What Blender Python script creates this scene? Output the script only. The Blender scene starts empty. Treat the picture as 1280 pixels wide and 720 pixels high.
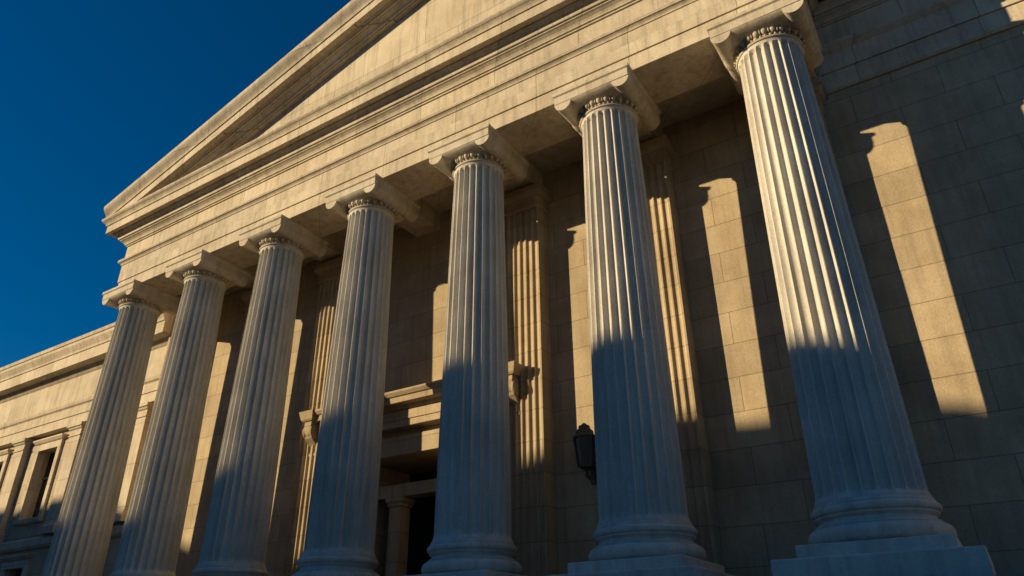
import bpy, bmesh, math, random
from math import sin, cos, pi, radians, tan
from mathutils import Matrix, Vector
random.seed(4)
sc = bpy.context.scene
CAMZ = 1.6

# ------------------------------------------------------------------ materials
def nt_new(name):
    m = bpy.data.materials.new(name); m.use_nodes = True
    nt = m.node_tree; b = nt.nodes['Principled BSDF']
    return m, nt, b
def N(nt, t, **kw):
    n = nt.nodes.new(t)
    for k, v in kw.items():
        if k in n.inputs: n.inputs[k].default_value = v
        else: setattr(n, k, v)
    return n
def stone(name, c1, c2, mortar=None, bw=1.35, bh=0.6, rough=0.85, stain=0.5, bump=0.35, joint=0.012, zoff=0.0, xoff=0.0, cv=1.0):
    m, nt, b = nt_new(name); L = nt.links
    tc = N(nt, 'ShaderNodeTexCoord'); oi = N(nt, 'ShaderNodeObjectInfo')
    off = N(nt, 'ShaderNodeVectorMath', operation='SCALE'); off.inputs['Scale'].default_value = 37.0
    cmb = N(nt, 'ShaderNodeCombineXYZ')
    for i in range(3): L.new(oi.outputs['Random'], cmb.inputs[i])
    L.new(cmb.outputs[0], off.inputs[0])
    add = N(nt, 'ShaderNodeVectorMath', operation='ADD')
    L.new(tc.outputs['Object'], add.inputs[0]); L.new(off.outputs[0], add.inputs[1])
    P = add.outputs[0]
    n1 = N(nt, 'ShaderNodeTexNoise', Scale=0.9, Detail=4.0, Roughness=0.65); L.new(P, n1.inputs['Vector'])
    n2 = N(nt, 'ShaderNodeTexNoise', Scale=22.0, Detail=4.0, Roughness=0.7); L.new(P, n2.inputs['Vector'])
    mp = N(nt, 'ShaderNodeMapping'); mp.inputs['Scale'].default_value = (3.2, 3.2, 0.22); L.new(P, mp.inputs[0])
    n3 = N(nt, 'ShaderNodeTexNoise', Scale=1.6, Detail=4.0, Roughness=0.7); L.new(mp.outputs[0], n3.inputs['Vector'])
    r1 = N(nt, 'ShaderNodeValToRGB'); r1.color_ramp.elements[0].position = 0.36; r1.color_ramp.elements[1].position = 0.66
    r1.color_ramp.elements[0].color = (*c1, 1); r1.color_ramp.elements[1].color = (*c2, 1)
    L.new(n1.outputs['Fac'], r1.inputs[0]); col = r1.outputs[0]
    r2 = N(nt, 'ShaderNodeMapRange'); r2.inputs['From Min'].default_value = 0.3; r2.inputs['From Max'].default_value = 0.7
    r2.inputs['To Min'].default_value = 0.84; r2.inputs['To Max'].default_value = 1.08
    L.new(n2.outputs['Fac'], r2.inputs[0])
    mu = N(nt, 'ShaderNodeVectorMath', operation='SCALE'); L.new(col, mu.inputs[0]); L.new(r2.outputs[0], mu.inputs['Scale']); col = mu.outputs[0]
    r3 = N(nt, 'ShaderNodeMapRange'); r3.inputs['From Min'].default_value = 0.46; r3.inputs['From Max'].default_value = 0.72
    r3.inputs['To Min'].default_value = 1.0; r3.inputs['To Max'].default_value = 1.0 - 0.55*stain
    L.new(n3.outputs['Fac'], r3.inputs[0])
    mu2 = N(nt, 'ShaderNodeVectorMath', operation='SCALE'); L.new(col, mu2.inputs[0]); L.new(r3.outputs[0], mu2.inputs['Scale']); col = mu2.outputs[0]
    bmp = N(nt, 'ShaderNodeBump', Strength=bump, Distance=0.02)
    hsum = n2.outputs['Fac']
    if mortar is not None:
        sp = N(nt, 'ShaderNodeSeparateXYZ'); L.new(tc.outputs['Object'], sp.inputs[0])
        ax = N(nt, 'ShaderNodeMath', operation='ADD'); L.new(sp.outputs[0], ax.inputs[0]); L.new(sp.outputs[1], ax.inputs[1])
        ax2 = N(nt, 'ShaderNodeMath', operation='ADD'); L.new(ax.outputs[0], ax2.inputs[0]); ax2.inputs[1].default_value = 200.0+xoff
        az = N(nt, 'ShaderNodeMath', operation='ADD'); L.new(sp.outputs[2], az.inputs[0]); az.inputs[1].default_value = 60.0+zoff
        cb = N(nt, 'ShaderNodeCombineXYZ'); L.new(ax2.outputs[0], cb.inputs[0]); L.new(az.outputs[0], cb.inputs[1])
        br = N(nt, 'ShaderNodeTexBrick'); L.new(cb.outputs[0], br.inputs['Vector'])
        br.inputs['Scale'].default_value = 1.0; br.inputs['Brick Width'].default_value = bw; br.inputs['Row Height'].default_value = bh
        br.inputs['Mortar Size'].default_value = joint; br.inputs['Mortar Smooth'].default_value = 0.3
        lo = 1-0.13*cv; hi = 1+0.06*cv
        br.inputs['Color1'].default_value = (lo, lo, lo+.01, 1); br.inputs['Color2'].default_value = (hi, hi-.01, hi-.03, 1)
        br.inputs['Mortar'].default_value = (mortar, mortar, mortar, 1); br.inputs['Bias'].default_value = 0.0
        mm = N(nt, 'ShaderNodeVectorMath', operation='MULTIPLY'); L.new(col, mm.inputs[0]); L.new(br.outputs['Color'], mm.inputs[1]); col = mm.outputs[0]
        inv = N(nt, 'ShaderNodeMath', operation='MULTIPLY_ADD'); L.new(br.outputs['Fac'], inv.inputs[0]); inv.inputs[1].default_value = -0.8; L.new(n2.outputs['Fac'], inv.inputs[2])
        hsum = inv.outputs[0]
    L.new(hsum, bmp.inputs['Height'])
    L.new(bmp.outputs[0], b.inputs['Normal'])
    L.new(col, b.inputs['Base Color']); b.inputs['Roughness'].default_value = rough
    b.inputs['Specular IOR Level'].default_value = 0.25
    return m
def plain(name, c, rough=0.5, metal=0.0, spec=0.5):
    m, nt, b = nt_new(name)
    n = N(nt, 'ShaderNodeTexNoise', Scale=8.0, Detail=3.0); r = N(nt, 'ShaderNodeValToRGB')
    r.color_ramp.elements[0].color = (*[v*0.7 for v in c], 1); r.color_ramp.elements[1].color = (*[min(1, v*1.25) for v in c], 1)
    nt.links.new(n.outputs['Fac'], r.inputs[0]); nt.links.new(r.outputs[0], b.inputs['Base Color'])
    b.inputs['Roughness'].default_value = rough; b.inputs['Metallic'].default_value = metal; b.inputs['Specular IOR Level'].default_value = spec
    return m

M_COL  = stone('column_marble', (0.52, 0.495, 0.44), (0.64, 0.61, 0.55), stain=0.5, bump=0.3)
M_CAP  = stone('capital_marble', (0.46, 0.40, 0.315), (0.60, 0.54, 0.43), stain=0.6, bump=0.35)
M_ENT  = stone('entablature_stone', (0.49, 0.42, 0.315), (0.63, 0.555, 0.435), mortar=0.5, bw=2.4, bh=1.55, stain=0.6, bump=0.35, joint=0.010, zoff=0.27, xoff=0.4, cv=0.9)
M_WALL = stone('ashlar_wall', (0.39, 0.31, 0.205), (0.50, 0.41, 0.28), mortar=0.55, bw=1.7, bh=0.74, stain=0.35, bump=0.4, joint=0.010, cv=1.0)
M_STEP = stone('step_granite', (0.20, 0.20, 0.20), (0.28, 0.275, 0.27), stain=0.3, bump=0.4)
M_PAVE = stone('paving', (0.14, 0.135, 0.13), (0.20, 0.19, 0.18), stain=0.2, bump=0.4)
M_BRICK= stone('brickwork', (0.2, 0.09, 0.06), (0.28, 0.13, 0.09), mortar=0.7, bw=0.23, bh=0.075, joint=0.008)
M_GLASS= plain('window_glass', (0.015, 0.02, 0.025), 0.08)
M_DARK = plain('bronze_door', (0.02, 0.016, 0.012), 0.6, 0.3)
M_IRON = plain('weathered_bronze', (0.12, 0.10, 0.075), 0.65, 0.2)
M_LGL  = plain('lantern_glass', (0.05, 0.046, 0.035), 0.3)
M_LEAD = plain('roof_lead', (0.12, 0.13, 0.14), 0.6)
M_ASPH = plain('asphalt', (0.05, 0.05, 0.05), 0.9)
M_PAINT= plain('road_paint', (0.7, 0.7, 0.68), 0.7)

# ------------------------------------------------------------------ helpers
def empty(name, loc=(0, 0, 0), parent=None):
    e = bpy.data.objects.new(name, None); e.location = loc; sc.collection.objects.link(e)
    if parent: e.parent = parent
    return e
def mkobj(name, me, parent=None, loc=(0, 0, 0)):
    o = bpy.data.objects.new(name, me); o.location = loc; sc.collection.objects.link(o)
    if parent: o.parent = parent
    return o
def finish(name, bm, mat, parent, bevel=0.0, smooth=False, seg=2):
    bmesh.ops.recalc_face_normals(bm, faces=bm.faces)
    me = bpy.data.meshes.new(name); bm.to_mesh(me); bm.free()
    me.materials.append(mat)
    if smooth:
        for p in me.polygons: p.use_smooth = True
    o = mkobj(name, me, parent)
    if bevel > 0:
        md = o.modifiers.new('bevel', 'BEVEL'); md.width = bevel; md.segments = seg; md.limit_method = 'ANGLE'; md.angle_limit = radians(35)
    return o
def box(bm, x0, x1, y0, y1, z0, z1):
    v = [bm.verts.new(p) for p in ((x0,y0,z0),(x1,y0,z0),(x1,y1,z0),(x0,y1,z0),(x0,y0,z1),(x1,y0,z1),(x1,y1,z1),(x0,y1,z1))]
    for f in ((0,3,2,1),(4,5,6,7),(0,1,5,4),(1,2,6,5),(2,3,7,6),(3,0,4,7)): bm.faces.new([v[i] for i in f])
def loft(bm, prof, x0, x1, y0, y1, pl=1, pr=1, pb=0):
    rings = []
    for z, p in prof:
        rings.append([bm.verts.new(q) for q in ((x0-p*pl, y0-p, z), (x1+p*pr, y0-p, z), (x1+p*pr, y1+p*pb, z), (x0-p*pl, y1+p*pb, z))])
    for a, b in zip(rings, rings[1:]):
        for i in range(4):
            j = (i+1) % 4; bm.faces.new((a[i], a[j], b[j], b[i]))
    bm.faces.new(rings[0][::-1]); bm.faces.new(rings[-1])
def lathe(bm, prof, seg=64, c=(0, 0), cap=True, axis='z', org=(0, 0, 0)):
    rings = []
    for r, h in prof:
        ring = []
        for i in range(seg):
            a = 2*pi*i/seg
            if axis == 'z': p = (org[0]+r*cos(a), org[1]+r*sin(a), org[2]+h)
            else: p = (org[0]+r*cos(a), org[1]+h, org[2]+r*sin(a))
            ring.append(bm.verts.new(p))
        rings.append(ring)
    for a, b in zip(rings, rings[1:]):
        for i in range(seg):
            j = (i+1) % seg; bm.faces.new((a[i], a[j], b[j], b[i]))
    if cap: bm.faces.new(rings[0][::-1]); bm.faces.new(rings[-1])

# ------------------------------------------------------------------ geometry constants (relative to eye level, camera at x=y=0)
X7, SP = -1.41, 3.62
CX = [X7 - SP*(6-k) for k in range(7)]
CY = 12.0
ZT = 11.35            # architrave underside
YF = 11.35            # architrave face
YW = 14.45            # rear wall
XL, XR = CX[0]-0.62, CX[6]+0.62
ZFL = 0.80            # portico floor

root = empty('neoclassical_building', (0, 0, CAMZ))

# ------------------------------------------------------------------ column meshes
def tor(r, zc, h, n=9):
    return [(r-h+h*cos(-pi/2+pi*i/(n-1)), zc+h*sin(-pi/2+pi*i/(n-1))) for i in range(n)]
def shaft_mesh():
    bm = bmesh.new(); nf = 24; ns = 12; Z0, Z1 = 1.93, 10.72; nz = 60
    zs = [Z0, Z0+.03, Z0+.07, Z0+.11, Z0+.14, Z0+.17, Z0+.21, Z0+.27]
    zs += [Z0+.27+(Z1-.27-Z0-.27)*i/nz for i in range(1, nz+1)]
    zs += [Z1-.21, Z1-.17, Z1-.14, Z1-.11, Z1-.07, Z1-.03, Z1]
    rings = []
    for z in zs:
        t = (z-Z0)/(Z1-Z0)
        R = 0.765 - 0.155*(t**1.35)
        R += 0.05*max(0, 1-(z-Z0)/0.14)**2 + 0.025*max(0, 1-(Z1-z)/0.12)**2
        e = min(z-(Z0+.07), (Z1-.07)-z)
        ring = []
        for f in range(nf):
            for s in range(ns):
                u = s/ns
                a = 2*pi*(f+u)/nf
                w = (u-0.08)/0.92
                d = 0
                if 0.04 < w < 0.96:
                    q = (w-0.5)/0.46
                    dep = math.sqrt(max(0, 1-q*q))
                    lim = e/0.085
                    if lim <= 0: dep = 0
                    elif lim < 1:
                        k = 1-(1-lim)**2 - q*q
                        dep = math.sqrt(k) if k > 0 else 0
                    d = dep*0.092*R/0.7
                r = R-d
                ring.append(bm.verts.new((r*cos(a), r*sin(a), z)))
        rings.append(ring)
    n = nf*ns
    for a, b in zip(rings, rings[1:]):
        for i in range(n):
            j = (i+1) % n; bm.faces.new((a[i], a[j], b[j], b[i]))
    bmesh.ops.recalc_face_normals(bm, faces=bm.faces)
    me = bpy.data.meshes.new('shaft'); bm.to_mesh(me); bm.free(); me.materials.append(M_COL)
    for p in me.polygons: p.use_smooth = True
    me.set_sharp_from_angle(angle=radians(42))
    return me
def base_mesh():
    bm = bmesh.new()
    prof = [(0.90, 1.33)] + tor(0.975, 1.455, 0.125, 13) + [(0.86, 1.585), (0.86, 1.61)]
    prof += [(0.86-0.075*sin(pi*i/8), 1.61+0.11*i/8) for i in range(1, 8)] + [(0.845, 1.725), (0.845, 1.74)]
    prof += tor(0.885, 1.805, 0.065, 9) + [(0.83, 1.872), (0.83, 1.90), (0.81, 1.93)]
    lathe(bm, prof, 72)
    bmesh.ops.recalc_face_normals(bm, faces=bm.faces)
    me = bpy.data.meshes.new('base'); bm.to_mesh(me); bm.free(); me.materials.append(M_COL)
    for p in me.polygons: p.use_smooth = True
    me.set_sharp_from_angle(angle=radians(40))
    return me
def plinth_mesh():
    bm = bmesh.new(); box(bm, -.99, .99, -.99, .99, 1.13, 1.33); box(bm, -1.28, 1.28, -1.30, 1.28, 0.72, 1.13)
    me = bpy.data.meshes.new('plinth'); bmesh.ops.recalc_face_normals(bm, faces=bm.faces); bm.to_mesh(me); bm.free(); me.materials.append(M_COL)
    return me
def capital_mesh():
    bm = bmesh.new()
    lathe(bm, [(0.60, 10.70)] + tor(0.665, 10.745, 0.032, 9) + [(0.625, 10.785), (0.625, 10.95)], 64)
    for i in range(44):
        a = 2*pi*i/44
        bmesh.ops.create_icosphere(bm, subdivisions=1, radius=0.03, matrix=Matrix.Translation((0.64*cos(a), 0.64*sin(a), 10.80)))
    # leaf / egg-and-dart collar
    for i in range(26):
        a = 2*pi*i/26
        mt = Matrix.Translation((0.665*cos(a), 0.665*sin(a), 10.90)) @ Matrix.Rotation(a, 4, 'Z') @ Matrix.Rotation(radians(12), 4, 'Y') @ Matrix.Diagonal((0.05, 0.058, 0.085, 1))
        bmesh.ops.create_icosphere(bm, subdivisions=2, radius=1, matrix=mt)
        a += pi/26
        mt = Matrix.Translation((0.685*cos(a), 0.685*sin(a), 10.905)) @ Matrix.Rotation(a, 4, 'Z') @ Matrix.Diagonal((0.022, 0.014, 0.085, 1))
        bmesh.ops.create_icosphere(bm, subdivisions=1, radius=1, matrix=mt)
    # swelling cushion, round at the neck and square under the slab
    n = 96; rings = []
    m = 14
    for j in range(m+1):
        t = j/m
        h = 10.92+0.16*t**1.15
        half = 0.66+(0.90-0.66)*sin(t*pi/2)**0.9
        e = 2+12*t**0.7
        ring = []
        for i in range(n):
            a = 2*pi*i/n
            r = half/((abs(cos(a))**e+abs(sin(a))**e)**(1/e))
            ring.append(bm.verts.new((r*cos(a), r*sin(a), h)))
        rings.append(ring)
    for a, b in zip(rings, rings[1:]):
        for i in range(n): bm.faces.new((a[i], a[(i+1) % n], b[(i+1) % n], b[i]))
    bm.faces.new(rings[0][::-1]); bm.faces.new(rings[-1])
    # side rolls under the slab
    for sx in (-1, 1):
        prof = []
        k = 40
        for i in range(k+1):
            u = -1+2*i/k
            r = 0.165+0.04*abs(u)**1.6
            if abs(u) < 0.10: r += 0.018
            if 0.92 < abs(u): r = 0.205
            prof.append((r, 0.885*u))
        lathe(bm, prof, 36, axis='y', org=(sx*0.705, 0, 11.05))
    loft(bm, [(11.03, -.05), (11.045, -.01), (11.055, .0), (11.24, .0), (11.255, .015), (11.27, .035), (11.348, .035)], -.90, .90, -.90, .90, pb=1)
    bmesh.ops.recalc_face_normals(bm, faces=bm.faces)
    me = bpy.data.meshes.new('capital'); bm.to_mesh(me); bm.free(); me.materials.append(M_CAP)
    for p in me.polygons: p.use_smooth = True
    me.set_sharp_from_angle(angle=radians(35))
    return me
ME_S, ME_B, ME_P, ME_C = shaft_mesh(), base_mesh(), plinth_mesh(), capital_mesh()
for k, x in enumerate(CX):
    ce = empty('fluted_column', (x, CY, 0), root)
    for nm, me in (('shaft', ME_S), ('base', ME_B), ('plinth', ME_P), ('capital', ME_C)):
        o = mkobj('column_'+nm, me, ce)
        if nm == 'shaft': o.rotation_euler[2] = 2*pi/24*random.randint(0, 23)
        if nm == 'plinth':
            md = o.modifiers.new('bevel', 'BEVEL'); md.width = 0.02; md.segments = 2

# ------------------------------------------------------------------ entablature
bm = bmesh.new()
box(bm, XL, XR, YF, YF+1.3, ZT, 11.76)
box(bm, XL-.035, XR+.035, YF-.035, YF+1.3, 11.762, 12.12)
for xa, xb in ((XL, XL+1.24), (XR-1.24, XR)):
    box(bm, xa, xb, YF+1.3, YW+.1, ZT, 11.76)
box(bm, XL-.035, XL+1.24, YF+1.3, YW+.1, 11.762, 12.12)
box(bm, XR-1.24, XR+.035, YF+1.3, YW+.1, 11.762, 12.12)
for x in CX[1:6]:
    box(bm, x-.45, x+.45, YF+1.3, YW+.1, 11.50, 12.12)
finish('architrave', bm, M_ENT, root, 0.012)
bm = bmesh.new()
CYMA = [(13.985, .62), (13.985, .655), (14.02, .662), (14.06, .68), (14.10, .71), (14.14, .75), (14.18, .785), (14.21, .80), (14.25, .80), (14.25, -.3)]
BED = [(13.22, .02), (13.22, .06), (13.27, .065), (13.27, .10), (13.31, .11), (13.36, .14), (13.41, .20), (13.43, .24), (13.47, .245), (13.47, .29), (13.55, .30), (13.60, .34), (13.65, .41), (13.67, .44), (13.70, .445), (13.70, .60), (13.68, .60), (13.68, .62)]
loft(bm, [(12.10, .035), (12.44, .035), (12.44, .06), (12.47, .065), (12.50, .085), (12.53, .12), (12.54, .15), (12.64, .15), (12.64, .02)] + BED + CYMA, XL, XR, YF, YW+.2)
finish('frieze_and_cornice', bm, M_ENT, root, 0.006, seg=1)

# pediment
TIPL, TIPR, APX = XL-.80, XR+.80, -10.2
ZTIP = 14.80; ZAP = ZTIP + 0.266*(APX-TIPL)
RP = [(-1.06, 11.6), (-1.06, 11.28), (-1.02, 11.27), (-1.02, 11.22), (-.98, 11.21), (-.94, 11.17), (-.90, 11.10), (-.88, 11.06), (-.86, 11.05), (-.86, 11.0), (-.82, 10.98), (-.78, 10.93), (-.76, 10.90), (-.76, 10.76), (-.78, 10.76), (-.78, 10.73),
      (-.46, 10.73), (-.46, 10.695), (-.42, 10.688), (-.36, 10.665), (-.29, 10.62), (-.22, 10.57), (-.15, 10.53), (-.10, 10.515), (-.05, 10.51), (0, 10.51), (0, 22), (-1.06, 22)]
def rake(bm, xa, za, xb, zb, n=90):
    prev = None
    for i in range(n+1):
        t = (i/n)**1.6
        x = xa+(xb-xa)*t; zz = za+(zb-za)*t
        ring = [bm.verts.new((x, y, max(zz+dz, 14.246))) for dz, y in RP]
        if prev:
            for k in range(len(ring)):
                j = (k+1) % len(ring); bm.faces.new((prev[k], prev[j], ring[j], ring[k]))
        else: bm.faces.new(ring)
        prev = ring
    return prev
bm = bmesh.new()
rake(bm, TIPL, ZTIP, APX, ZAP)
rake(bm, TIPR, ZTIP, APX, ZAP)
bmesh.ops.remove_doubles(bm, verts=bm.verts, dist=0.0005)
finish('raking_cornice', bm, M_ENT, root)
bm = bmesh.new()
def prism(bm, poly, y0, y1):
    a = [bm.verts.new((x, y0, z)) for x, z in poly]; b = [bm.verts.new((x, y1, z)) for x, z in poly]
    bm.faces.new(a); bm.faces.new(b[::-1])
    for i in range(len(poly)):
        j = (i+1) % len(poly); bm.faces.new((a[i], a[j], b[j], b[i]))
prism(bm, [(XL+.2, 14.24), (XR-.2, 14.24), (APX, ZAP-.9)], 11.42, 12.2)
finish('tympanum', bm, M_ENT, root)

# ------------------------------------------------------------------ rear wall
wall = bmesh.new()
DX = -12.35; DW = 1.75; DZ = 4.75
WL, WR = -25.2, 26.0
box(wall, WL, DX-DW, YW, YW+2.4, -1.6, 14.0)
box(wall, DX+DW, WR, YW, YW+2.4, -1.6, 14.0)
box(wall, DX-DW, DX+DW, YW, YW+2.4, DZ, 14.0)
finish('rear_wall', wall, M_WALL, root)
bm = bmesh.new()
box(bm, WL, WR, YW+2.4, 45, -1.6, 14.2)
finish('main_block', bm, M_WALL, root)
def pilaster(bm, x, y, hw, z0, z1, proj, flutes=5):
    pts = []
    n = flutes; fw = 2*hw/(n+0.4)
    pts.append((x-hw, y)); pts.append((x-hw, y-proj))
    for f in range(n):
        c = x-hw+fw*(0.7+f)
        r = fw*0.38
        for i in range(7):
            a = pi*i/6
            pts.append((c-r*cos(a), y-proj+r*0.75*sin(a)))
    pts.append((x+hw, y-proj)); pts.append((x+hw, y))
    za, zb = z0+.55, z1-.62
    A = [bm.verts.new((px, py, za)) for px, py in pts]; B = [bm.verts.new((px, py, zb)) for px, py in pts]
    for i in range(len(pts)-1): bm.faces.new((A[i], A[i+1], B[i+1], B[i]))
    loft(bm, [(z0, .16), (z0+.2, .16), (z0+.2, .10), (z0+.24, .14), (z0+.32, .14), (z0+.36, .08), (z0+.42, .06), (z0+.46, .08), (z0+.52, .08), (z0+.552, .0)], x-hw, x+hw, y-proj, y)
    loft(bm, [(zb-.01, .002), (zb+.02, .05), (zb+.07, .05), (zb+.07, .01), (zb+.28, .012), (zb+.30, .05), (zb+.36, .09), (zb+.42, .13), (zb+.44, .13), (zb+.44, .17), (zb+.615, .17)], x-hw, x+hw, y-proj, y)
bm = bmesh.new()
for k, x in enumerate(CX):
    if k == 3: continue
    pilaster(bm, x+.05, YW, 0.50, ZFL, ZT, 0.50)
finish('pilasters', bm, M_WALL, root, 0.006, seg=1)

bm = bmesh.new()
loft(bm, [(11.28, .03), (11.34, .07), (11.40, .07), (11.40, .05), (11.80, .05), (11.80, .09), (12.3, .09), (12.36, .14), (12.44, .2), (12.54, .2), (12.54, .04)] + [(z, p*0.75) for z, p in BED+CYMA[:-1]], XR+.05, WR+.2, YW-.02, YW+.6, pl=0)
loft(bm, [(14.26, .02), (16.2, .02), (16.25, .15), (16.4, .2), (16.4, 0)], XR+.9, WR, YW+.1, YW+5, pl=0)
finish('wall_entablature', bm, M_ENT, root)

# ------------------------------------------------------------------ doorway
bm = bmesh.new()
for s in (-1, 1):
    xa, xb = sorted((DX+s*(DW-.02), DX+s*(DW+.55)))
    box(bm, xa, xb, YW-.16, YW+.3, ZFL, DZ+.5)
    xa, xb = sorted((DX+s*(DW+.6), DX+s*(DW+1.25)))
    box(bm, xa, xb, YW-.34, YW+.02, ZFL, 5.15)
    loft(bm, [(5.15, .0), (5.2, .06), (5.28, .06), (5.32, .1), (5.40, .1)], xa, xb, YW-.34, YW)
box(bm, DX-DW+.0, DX+DW, YW-.15, YW+.3, DZ-.02, DZ+.49)
# inner order: two small square piers and a transom set back in the opening
for s in (-1, 1):
    x = DX+s*1.05
    box(bm, x-.2, x+.2, YW+.55, YW+.95, ZFL, 3.55)
    loft(bm, [(3.55, 0), (3.58, .04), (3.66, .05), (3.70, .09), (3.80, .09)], x-.2, x+.2, YW+.55, YW+.95, pb=1)
box(bm, DX-DW, DX+DW, YW+.53, YW+.97, 3.81, 4.15)
loft(bm, [(5.42, .0), (5.6, .0), (5.6, .03), (5.86, .03), (5.90, .10), (5.96, .14), (5.97, .34), (6.12, .36), (6.13, .40), (6.22, .47), (6.27, .47), (6.34, .1)], DX-3.05, DX+3.05, YW-.36, YW)
finish('door_surround', bm, M_WALL, root, 0.008, seg=1)
bm = bmesh.new()
for s in (-1, 1):
    x = DX+s*3.42
    for (yc, zc, r) in ((YW-.56, 5.72, .20), (YW-.36, 5.10, .12)):
        prof = [(r, -.17), (r*1.02, -.12), (r*.94, -.1), (r*.94, .1), (r*1.02, .12), (r, .17)]
        rings = []
        for rr, h in prof:
            rings.append([bm.verts.new((x+h, yc+rr*cos(2*pi*i/28), zc+rr*sin(2*pi*i/28))) for i in range(28)])
        for a, b in zip(rings, rings[1:]):
            for i in range(28): bm.faces.new((a[i], a[(i+1) % 28], b[(i+1) % 28], b[i]))
        bm.faces.new(rings[0]); bm.faces.new(rings[-1][::-1])
    prof = [(YW, 6.0), (YW-.74, 6.0), (YW-.75, 5.72), (YW-.66, 5.52), (YW-.42, 5.3), (YW-.46, 5.10), (YW, 5.0)]
    a = [bm.verts.new((x-.14, y, z)) for y, z in prof]; b = [bm.verts.new((x+.14, y, z)) for y, z in prof]
    bm.faces.new(a); bm.faces.new(b[::-1])
    for i in range(len(prof)): bm.faces.new((a[i], a[(i+1) % len(prof)], b[(i+1) % len(prof)], b[i]))
    loft(bm, [(6.0, .02), (6.05, .06), (6.2, .10), (6.28, .12)], x-.17, x+.17, YW-.76, YW)
finish('door_consoles', bm, M_WALL, root, 0.006, seg=1)
bm = bmesh.new()
box(bm, DX-DW, DX+DW, YW+1.9, YW+2.0, ZFL, DZ)
for s in (-1, 1):
    for j in range(4):
        z0 = ZFL+.25+j*.92
        for i in range(2):
            xc = DX+s*(.48+.8*i)
            box(bm, xc-.3, xc+.3, YW+1.87, YW+1.91, z0, z0+.78)
finish('entrance_door', bm, M_DARK, root, 0.015)

# ------------------------------------------------------------------ platform and steps
bm = bmesh.new()
box(bm, XL-1.2, XR+1.2, 10.85, YW+.05, -1.6, ZFL)
n = 14
for i in range(n):
    zt = ZFL-(i+1)*(ZFL+1.6)/(n+0.0)
    if zt < -1.59: break
    box(bm, XL-1.2, XR+1.2, 10.85-.33*(i+1), 10.85-.33*i-.002, -1.6, zt)
finish('entrance_steps', bm, M_STEP, root, 0.012)
bm = bmesh.new()
box(bm, XR+1.22, XR+2.6, 6.0, YW, -1.6, ZFL+.15)
box(bm, XL-2.6, XL-1.22, 6.0, YW, -1.6, ZFL+.15)
loft(bm, [(-1.6, .3), (-.9, .3), (-.8, .12), (-.8, 0), (0.2, 0), (.2, .1), (.35, .12), (.35, 0)], XR+2.62, WR, YW-.02, YW+.5, pl=0)
finish('podium', bm, M_STEP, root, 0.012)

# ------------------------------------------------------------------ left wing
YG = 14.95
bm = bmesh.new(); gl = bmesh.new(); tr = bmesh.new()
XW0 = -62.0
pil = [-26.4-4.55*i for i in range(8)]
wins = [(pil[i]+pil[i+1])/2 for i in range(7)]
xs = [WL+.02]
ZB, ZTP = 5.1, 8.0
for w in wins:
    xs += [w+.78, w-.78]
xs.append(XW0)
for i in range(0, len(xs), 2):
    box(bm, xs[i+1], xs[i], YG, YG+.6, -1.6, 11.0)
for w in wins:
    box(bm, w-.78, w+.78, YG, YG+.6, ZTP, 11.0)
    box(bm, w-.78, w+.78, YG, YG+.6, 3.2, ZB)
    box(bm, w-.78, w+.78, YG, YG+.6, -1.6, 0.2)
    box(gl, w-.78, w+.78, YG+.42, YG+.46, 0.2, 3.2)
    box(gl, w-.78, w+.78, YG+.42, YG+.46, ZB, ZTP)
    for (a, b) in ((0.2, 3.2), (ZB, ZTP)):
        for s in (-1, 1):
            xa, xb = sorted((w+s*.76, w+s*1.02)); box(tr, xa, xb, YG-.09, YG+.2, a, b)
        box(tr, w-1.02, w+1.02, YG-.10, YG+.2, b-.02, b+.26)
        loft(tr, [(b+.26, 0), (b+.30, .06), (b+.40, .14), (b+.46, .14)], w-1.05, w+1.05, YG-.1, YG+.05)
        loft(tr, [(a-.22, .0), (a-.16, .06), (a-.02, .08)], w-1.0, w+1.0, YG-.1, YG+.2)
        box(tr, w-.03, w+.03, YG+.36, YG+.418, a, b)
        box(tr, w-.76, w+.76, YG+.365, YG+.415, (a+b)/2+.3, (a+b)/2+.36)
for p in pil:
    loft(tr, [(4.3, .12), (4.6, .12), (4.66, .05), (4.8, 0), (8.15, 0), (8.16, .04), (8.22, .04), (8.22, .005), (8.42, .005), (8.46, .06), (8.54, .1), (8.54, .14), (8.68, .14)], p-.42, p+.42, YG-.24, YG)
loft(tr, [(8.69, .27), (9.1, .27), (9.1, .31), (9.5, .31), (9.55, .37), (9.66, .40), (9.74, .40), (9.74, .27), (10.95, .27), (11.0, .33), (11.1, .40), (11.2, .44), (11.24, .46), (11.27, .8), (11.25, .8), (11.25, .82), (11.75, .82), (11.75, .86), (11.85, .88), (11.98, .96), (12.08, 1.02), (12.2, 1.03), (12.2, .2), (12.9, .2), (12.9, .30), (13.05, .33), (13.05, 0)], XW0, WL+.02, YG, YG+.4, pr=0)
loft(tr, [(3.85, .1), (3.95, .18), (4.2, .2), (4.28, .1)], XW0, WL, YG, YG+.3, pr=0)
finish('wing_wall', bm, M_WALL, root); finish('wing_windows', gl, M_GLASS, root); finish('wing_trim', tr, M_ENT, root, 0.005, seg=1)
bm = bmesh.new(); box(bm, XW0, WL-.05, YG+.62, 40, -1.6, 12.6); finish('wing_block', bm, M_WALL, root)

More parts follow.
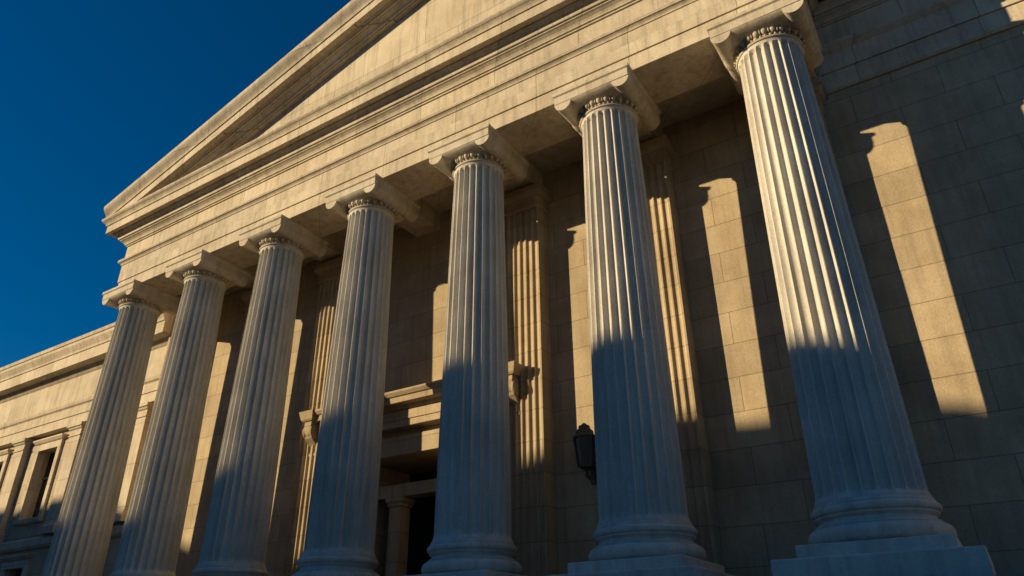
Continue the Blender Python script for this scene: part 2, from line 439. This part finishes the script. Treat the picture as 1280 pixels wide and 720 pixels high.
# ------------------------------------------------------------------ wall lantern
lan = empty('wall_lantern', (-7.1, YW-.42, CAMZ+3.6)); lan.scale = (.8, .8, .8)
bm = bmesh.new()
def hexring(r, z): return [(r*cos(pi/6+i*pi/3), r*sin(pi/6+i*pi/3), z) for i in range(6)]
def hexloft(bm, prof):
    rings = [[bm.verts.new(p) for p in hexring(r, z)] for r, z in prof]
    for a, b in zip(rings, rings[1:]):
        for i in range(6): bm.faces.new((a[i], a[(i+1) % 6], b[(i+1) % 6], b[i]))
    bm.faces.new(rings[0][::-1]); bm.faces.new(rings[-1])
hexloft(bm, [(.30, .80), (.34, .82), (.34, .87), (.26, .92), (.24, 1.02), (.16, 1.10), (.16, 1.16), (.10, 1.18), (.04, 1.24)])
hexloft(bm, [(.02, -.28), (.05, -.18), (.03, -.1), (.12, -.04), (.22, 0.0), (.24, .05), (.22, .06)])
for i in range(6):
    a = pi/6+i*pi/3
    for k in range(10):
        t0, t1 = k/10, (k+1)/10
        r0, r1 = .22+.09*t0, .22+.09*t1
        w = .018
        v = []
        for (r, z) in ((r0, .05+.76*t0), (r1, .05+.76*t1)):
            for dx, dy in ((-w, -w), (w, -w), (w, w), (-w, w)): v.append(bm.verts.new((r*cos(a)+dx, r*sin(a)+dy, z)))
        for f in ((0,1,5,4),(1,2,6,5),(2,3,7,6),(3,0,4,7)): bm.faces.new([v[q] for q in f])
prev = None
for i in range(25):
    t = i/24; y = .5*t; z = -.05-.35*sin(pi*t)*.8+.12*t; w = .028
    ring = [bm.verts.new((dx, y, z+dz)) for dx, dz in ((-w, -w), (w, -w), (w, w), (-w, w))]
    if prev:
        for k in range(4): bm.faces.new((prev[k], prev[(k+1) % 4], ring[(k+1) % 4], ring[k]))
    prev = ring
box(bm, -.11, .11, .46, .52, -.35, .45)
o = finish('lantern_frame', bm, M_IRON, lan)
bm = bmesh.new(); hexloft(bm, [(.205, .055), (.285, .81)]); finish('lantern_panes', bm, M_LGL, lan)

# ------------------------------------------------------------------ light direction
AZ, EL = radians(50.5), radians(15.2)

# ------------------------------------------------------------------ building across the street (casts the shadow over the lower part)
opp = empty('brick_building', (0, 0, CAMZ))
YO = -20.0
bm = bmesh.new()
box(bm, -105, -20, YO-16, YO, -1.6, 15.6)
box(bm, -104.7, -71, YO-15.7, YO-.3, 15.6, 20.2)
finish('brick_walls', bm, M_BRICK, opp)
bm = bmesh.new()
loft(bm, [(15.6, .1), (15.7, .2), (15.9, .4), (16.0, .4), (16.0, 0)], -105, -20, YO-16, YO, pb=1)
loft(bm, [(20.2, .1), (20.3, .3), (20.45, .3), (20.45, 0)], -104.7, -71, YO-15.7, YO-.3, pb=1)
prism(bm, [(-58.0, 15.99), (-57.5, 16.5), (-47.3, 18.9), (-41.5, 18.5), (-38.6, 17.1), (-36.0, 16.5), (-35.6, 15.99)], YO-16, YO+.3)
finish('roof_gable', bm, M_LEAD, opp)
g = bmesh.new(); t = bmesh.new()
for i in range(20):
    for j in range(5):
        x = -103+i*4.0; z = -.4+j*3.3
        box(g, x, x+1.3, YO-.05, YO+.02, z, z+2.1)
        box(t, x-.15, x+1.45, YO-.02, YO+.14, z-.2, z-.002)
        box(t, x-.15, x+1.45, YO-.02, YO+.10, z+2.102, z+2.35)
        box(t, x+.62, x+.68, YO+.0, YO+.05, z, z+2.1)
finish('windows', g, M_GLASS, opp); finish('window_trim', t, M_STEP, opp)

# ------------------------------------------------------------------ ground
bm = bmesh.new(); S = 1500
bm.faces.new([bm.verts.new(p) for p in ((-S,-S,0),(S,-S,0),(S,S,0),(-S,S,0))]); finish('ground', bm, M_PAVE, None)
bm = bmesh.new(); bm.faces.new([bm.verts.new(p) for p in ((-400,-13,.004),(400,-13,.004),(400,-3,.004),(-400,-3,.004))]); finish('road', bm, M_ASPH, None)
bm = bmesh.new()
for i in range(60): 
    x = -180+i*6; bm.faces.new([bm.verts.new(p) for p in ((x,-8.08,.008),(x+3,-8.08,.008),(x+3,-7.92,.008),(x,-7.92,.008))])
finish('road_marking', bm, M_PAINT, None)
bm = bmesh.new(); box(bm, -400, 400, -3, -2.7, 0, .14); box(bm, -400, 400, -13.3, -13, 0, .14); finish('kerb', bm, M_STEP, None)

# ------------------------------------------------------------------ light
d = Vector((sin(AZ)*cos(EL), cos(AZ)*cos(EL), -sin(EL)))
sl = bpy.data.lights.new('sun', 'SUN'); sl.energy = 7.0; sl.angle = radians(0.45); sl.color = (1.0, 0.77, 0.44)
so = bpy.data.objects.new('sun', sl); sc.collection.objects.link(so); so.rotation_euler = d.to_track_quat('-Z', 'Y').to_euler(); so.location = (-30, -30, 40)
w = bpy.data.worlds.new('World'); sc.world = w; w.use_nodes = True; nt = w.node_tree
bg = nt.nodes['Background']; sky = nt.nodes.new('ShaderNodeTexSky'); sky.sky_type = 'NISHITA'; sky.sun_disc = False
sky.sun_elevation = EL; sky.sun_rotation = radians(180)+AZ; sky.altitude = 500; sky.air_density = 1.0; sky.dust_density = 0.1; sky.ozone_density = 4.5
hs = nt.nodes.new('ShaderNodeHueSaturation'); hs.inputs['Saturation'].default_value = 1.3
nt.links.new(sky.outputs[0], hs.inputs['Color']); nt.links.new(hs.outputs[0], bg.inputs[0]); bg.inputs[1].default_value = 0.07

# ------------------------------------------------------------------ camera
ya, pi_, ro = 0.5696, 0.4729, -0.0077
f = Vector((-sin(ya)*cos(pi_), cos(ya)*cos(pi_), sin(pi_))); r = Vector((cos(ya), sin(ya), 0)); u = r.cross(f)
r2 = cos(ro)*r+sin(ro)*u; u2 = -sin(ro)*r+cos(ro)*u
cd = bpy.data.cameras.new('camera'); cam = bpy.data.objects.new('camera', cd); sc.collection.objects.link(cam)
cam.matrix_world = Matrix(((r2.x, u2.x, -f.x, 0), (r2.y, u2.y, -f.y, 0), (r2.z, u2.z, -f.z, CAMZ), (0, 0, 0, 1)))
cd.sensor_width = 36; cd.lens = 36*895.07/1280; cd.clip_end = 5000; cd.clip_start = 0.05
sc.camera = cam
sc.view_settings.view_transform = 'Standard'; sc.view_settings.look = 'None'; sc.view_settings.exposure = 0
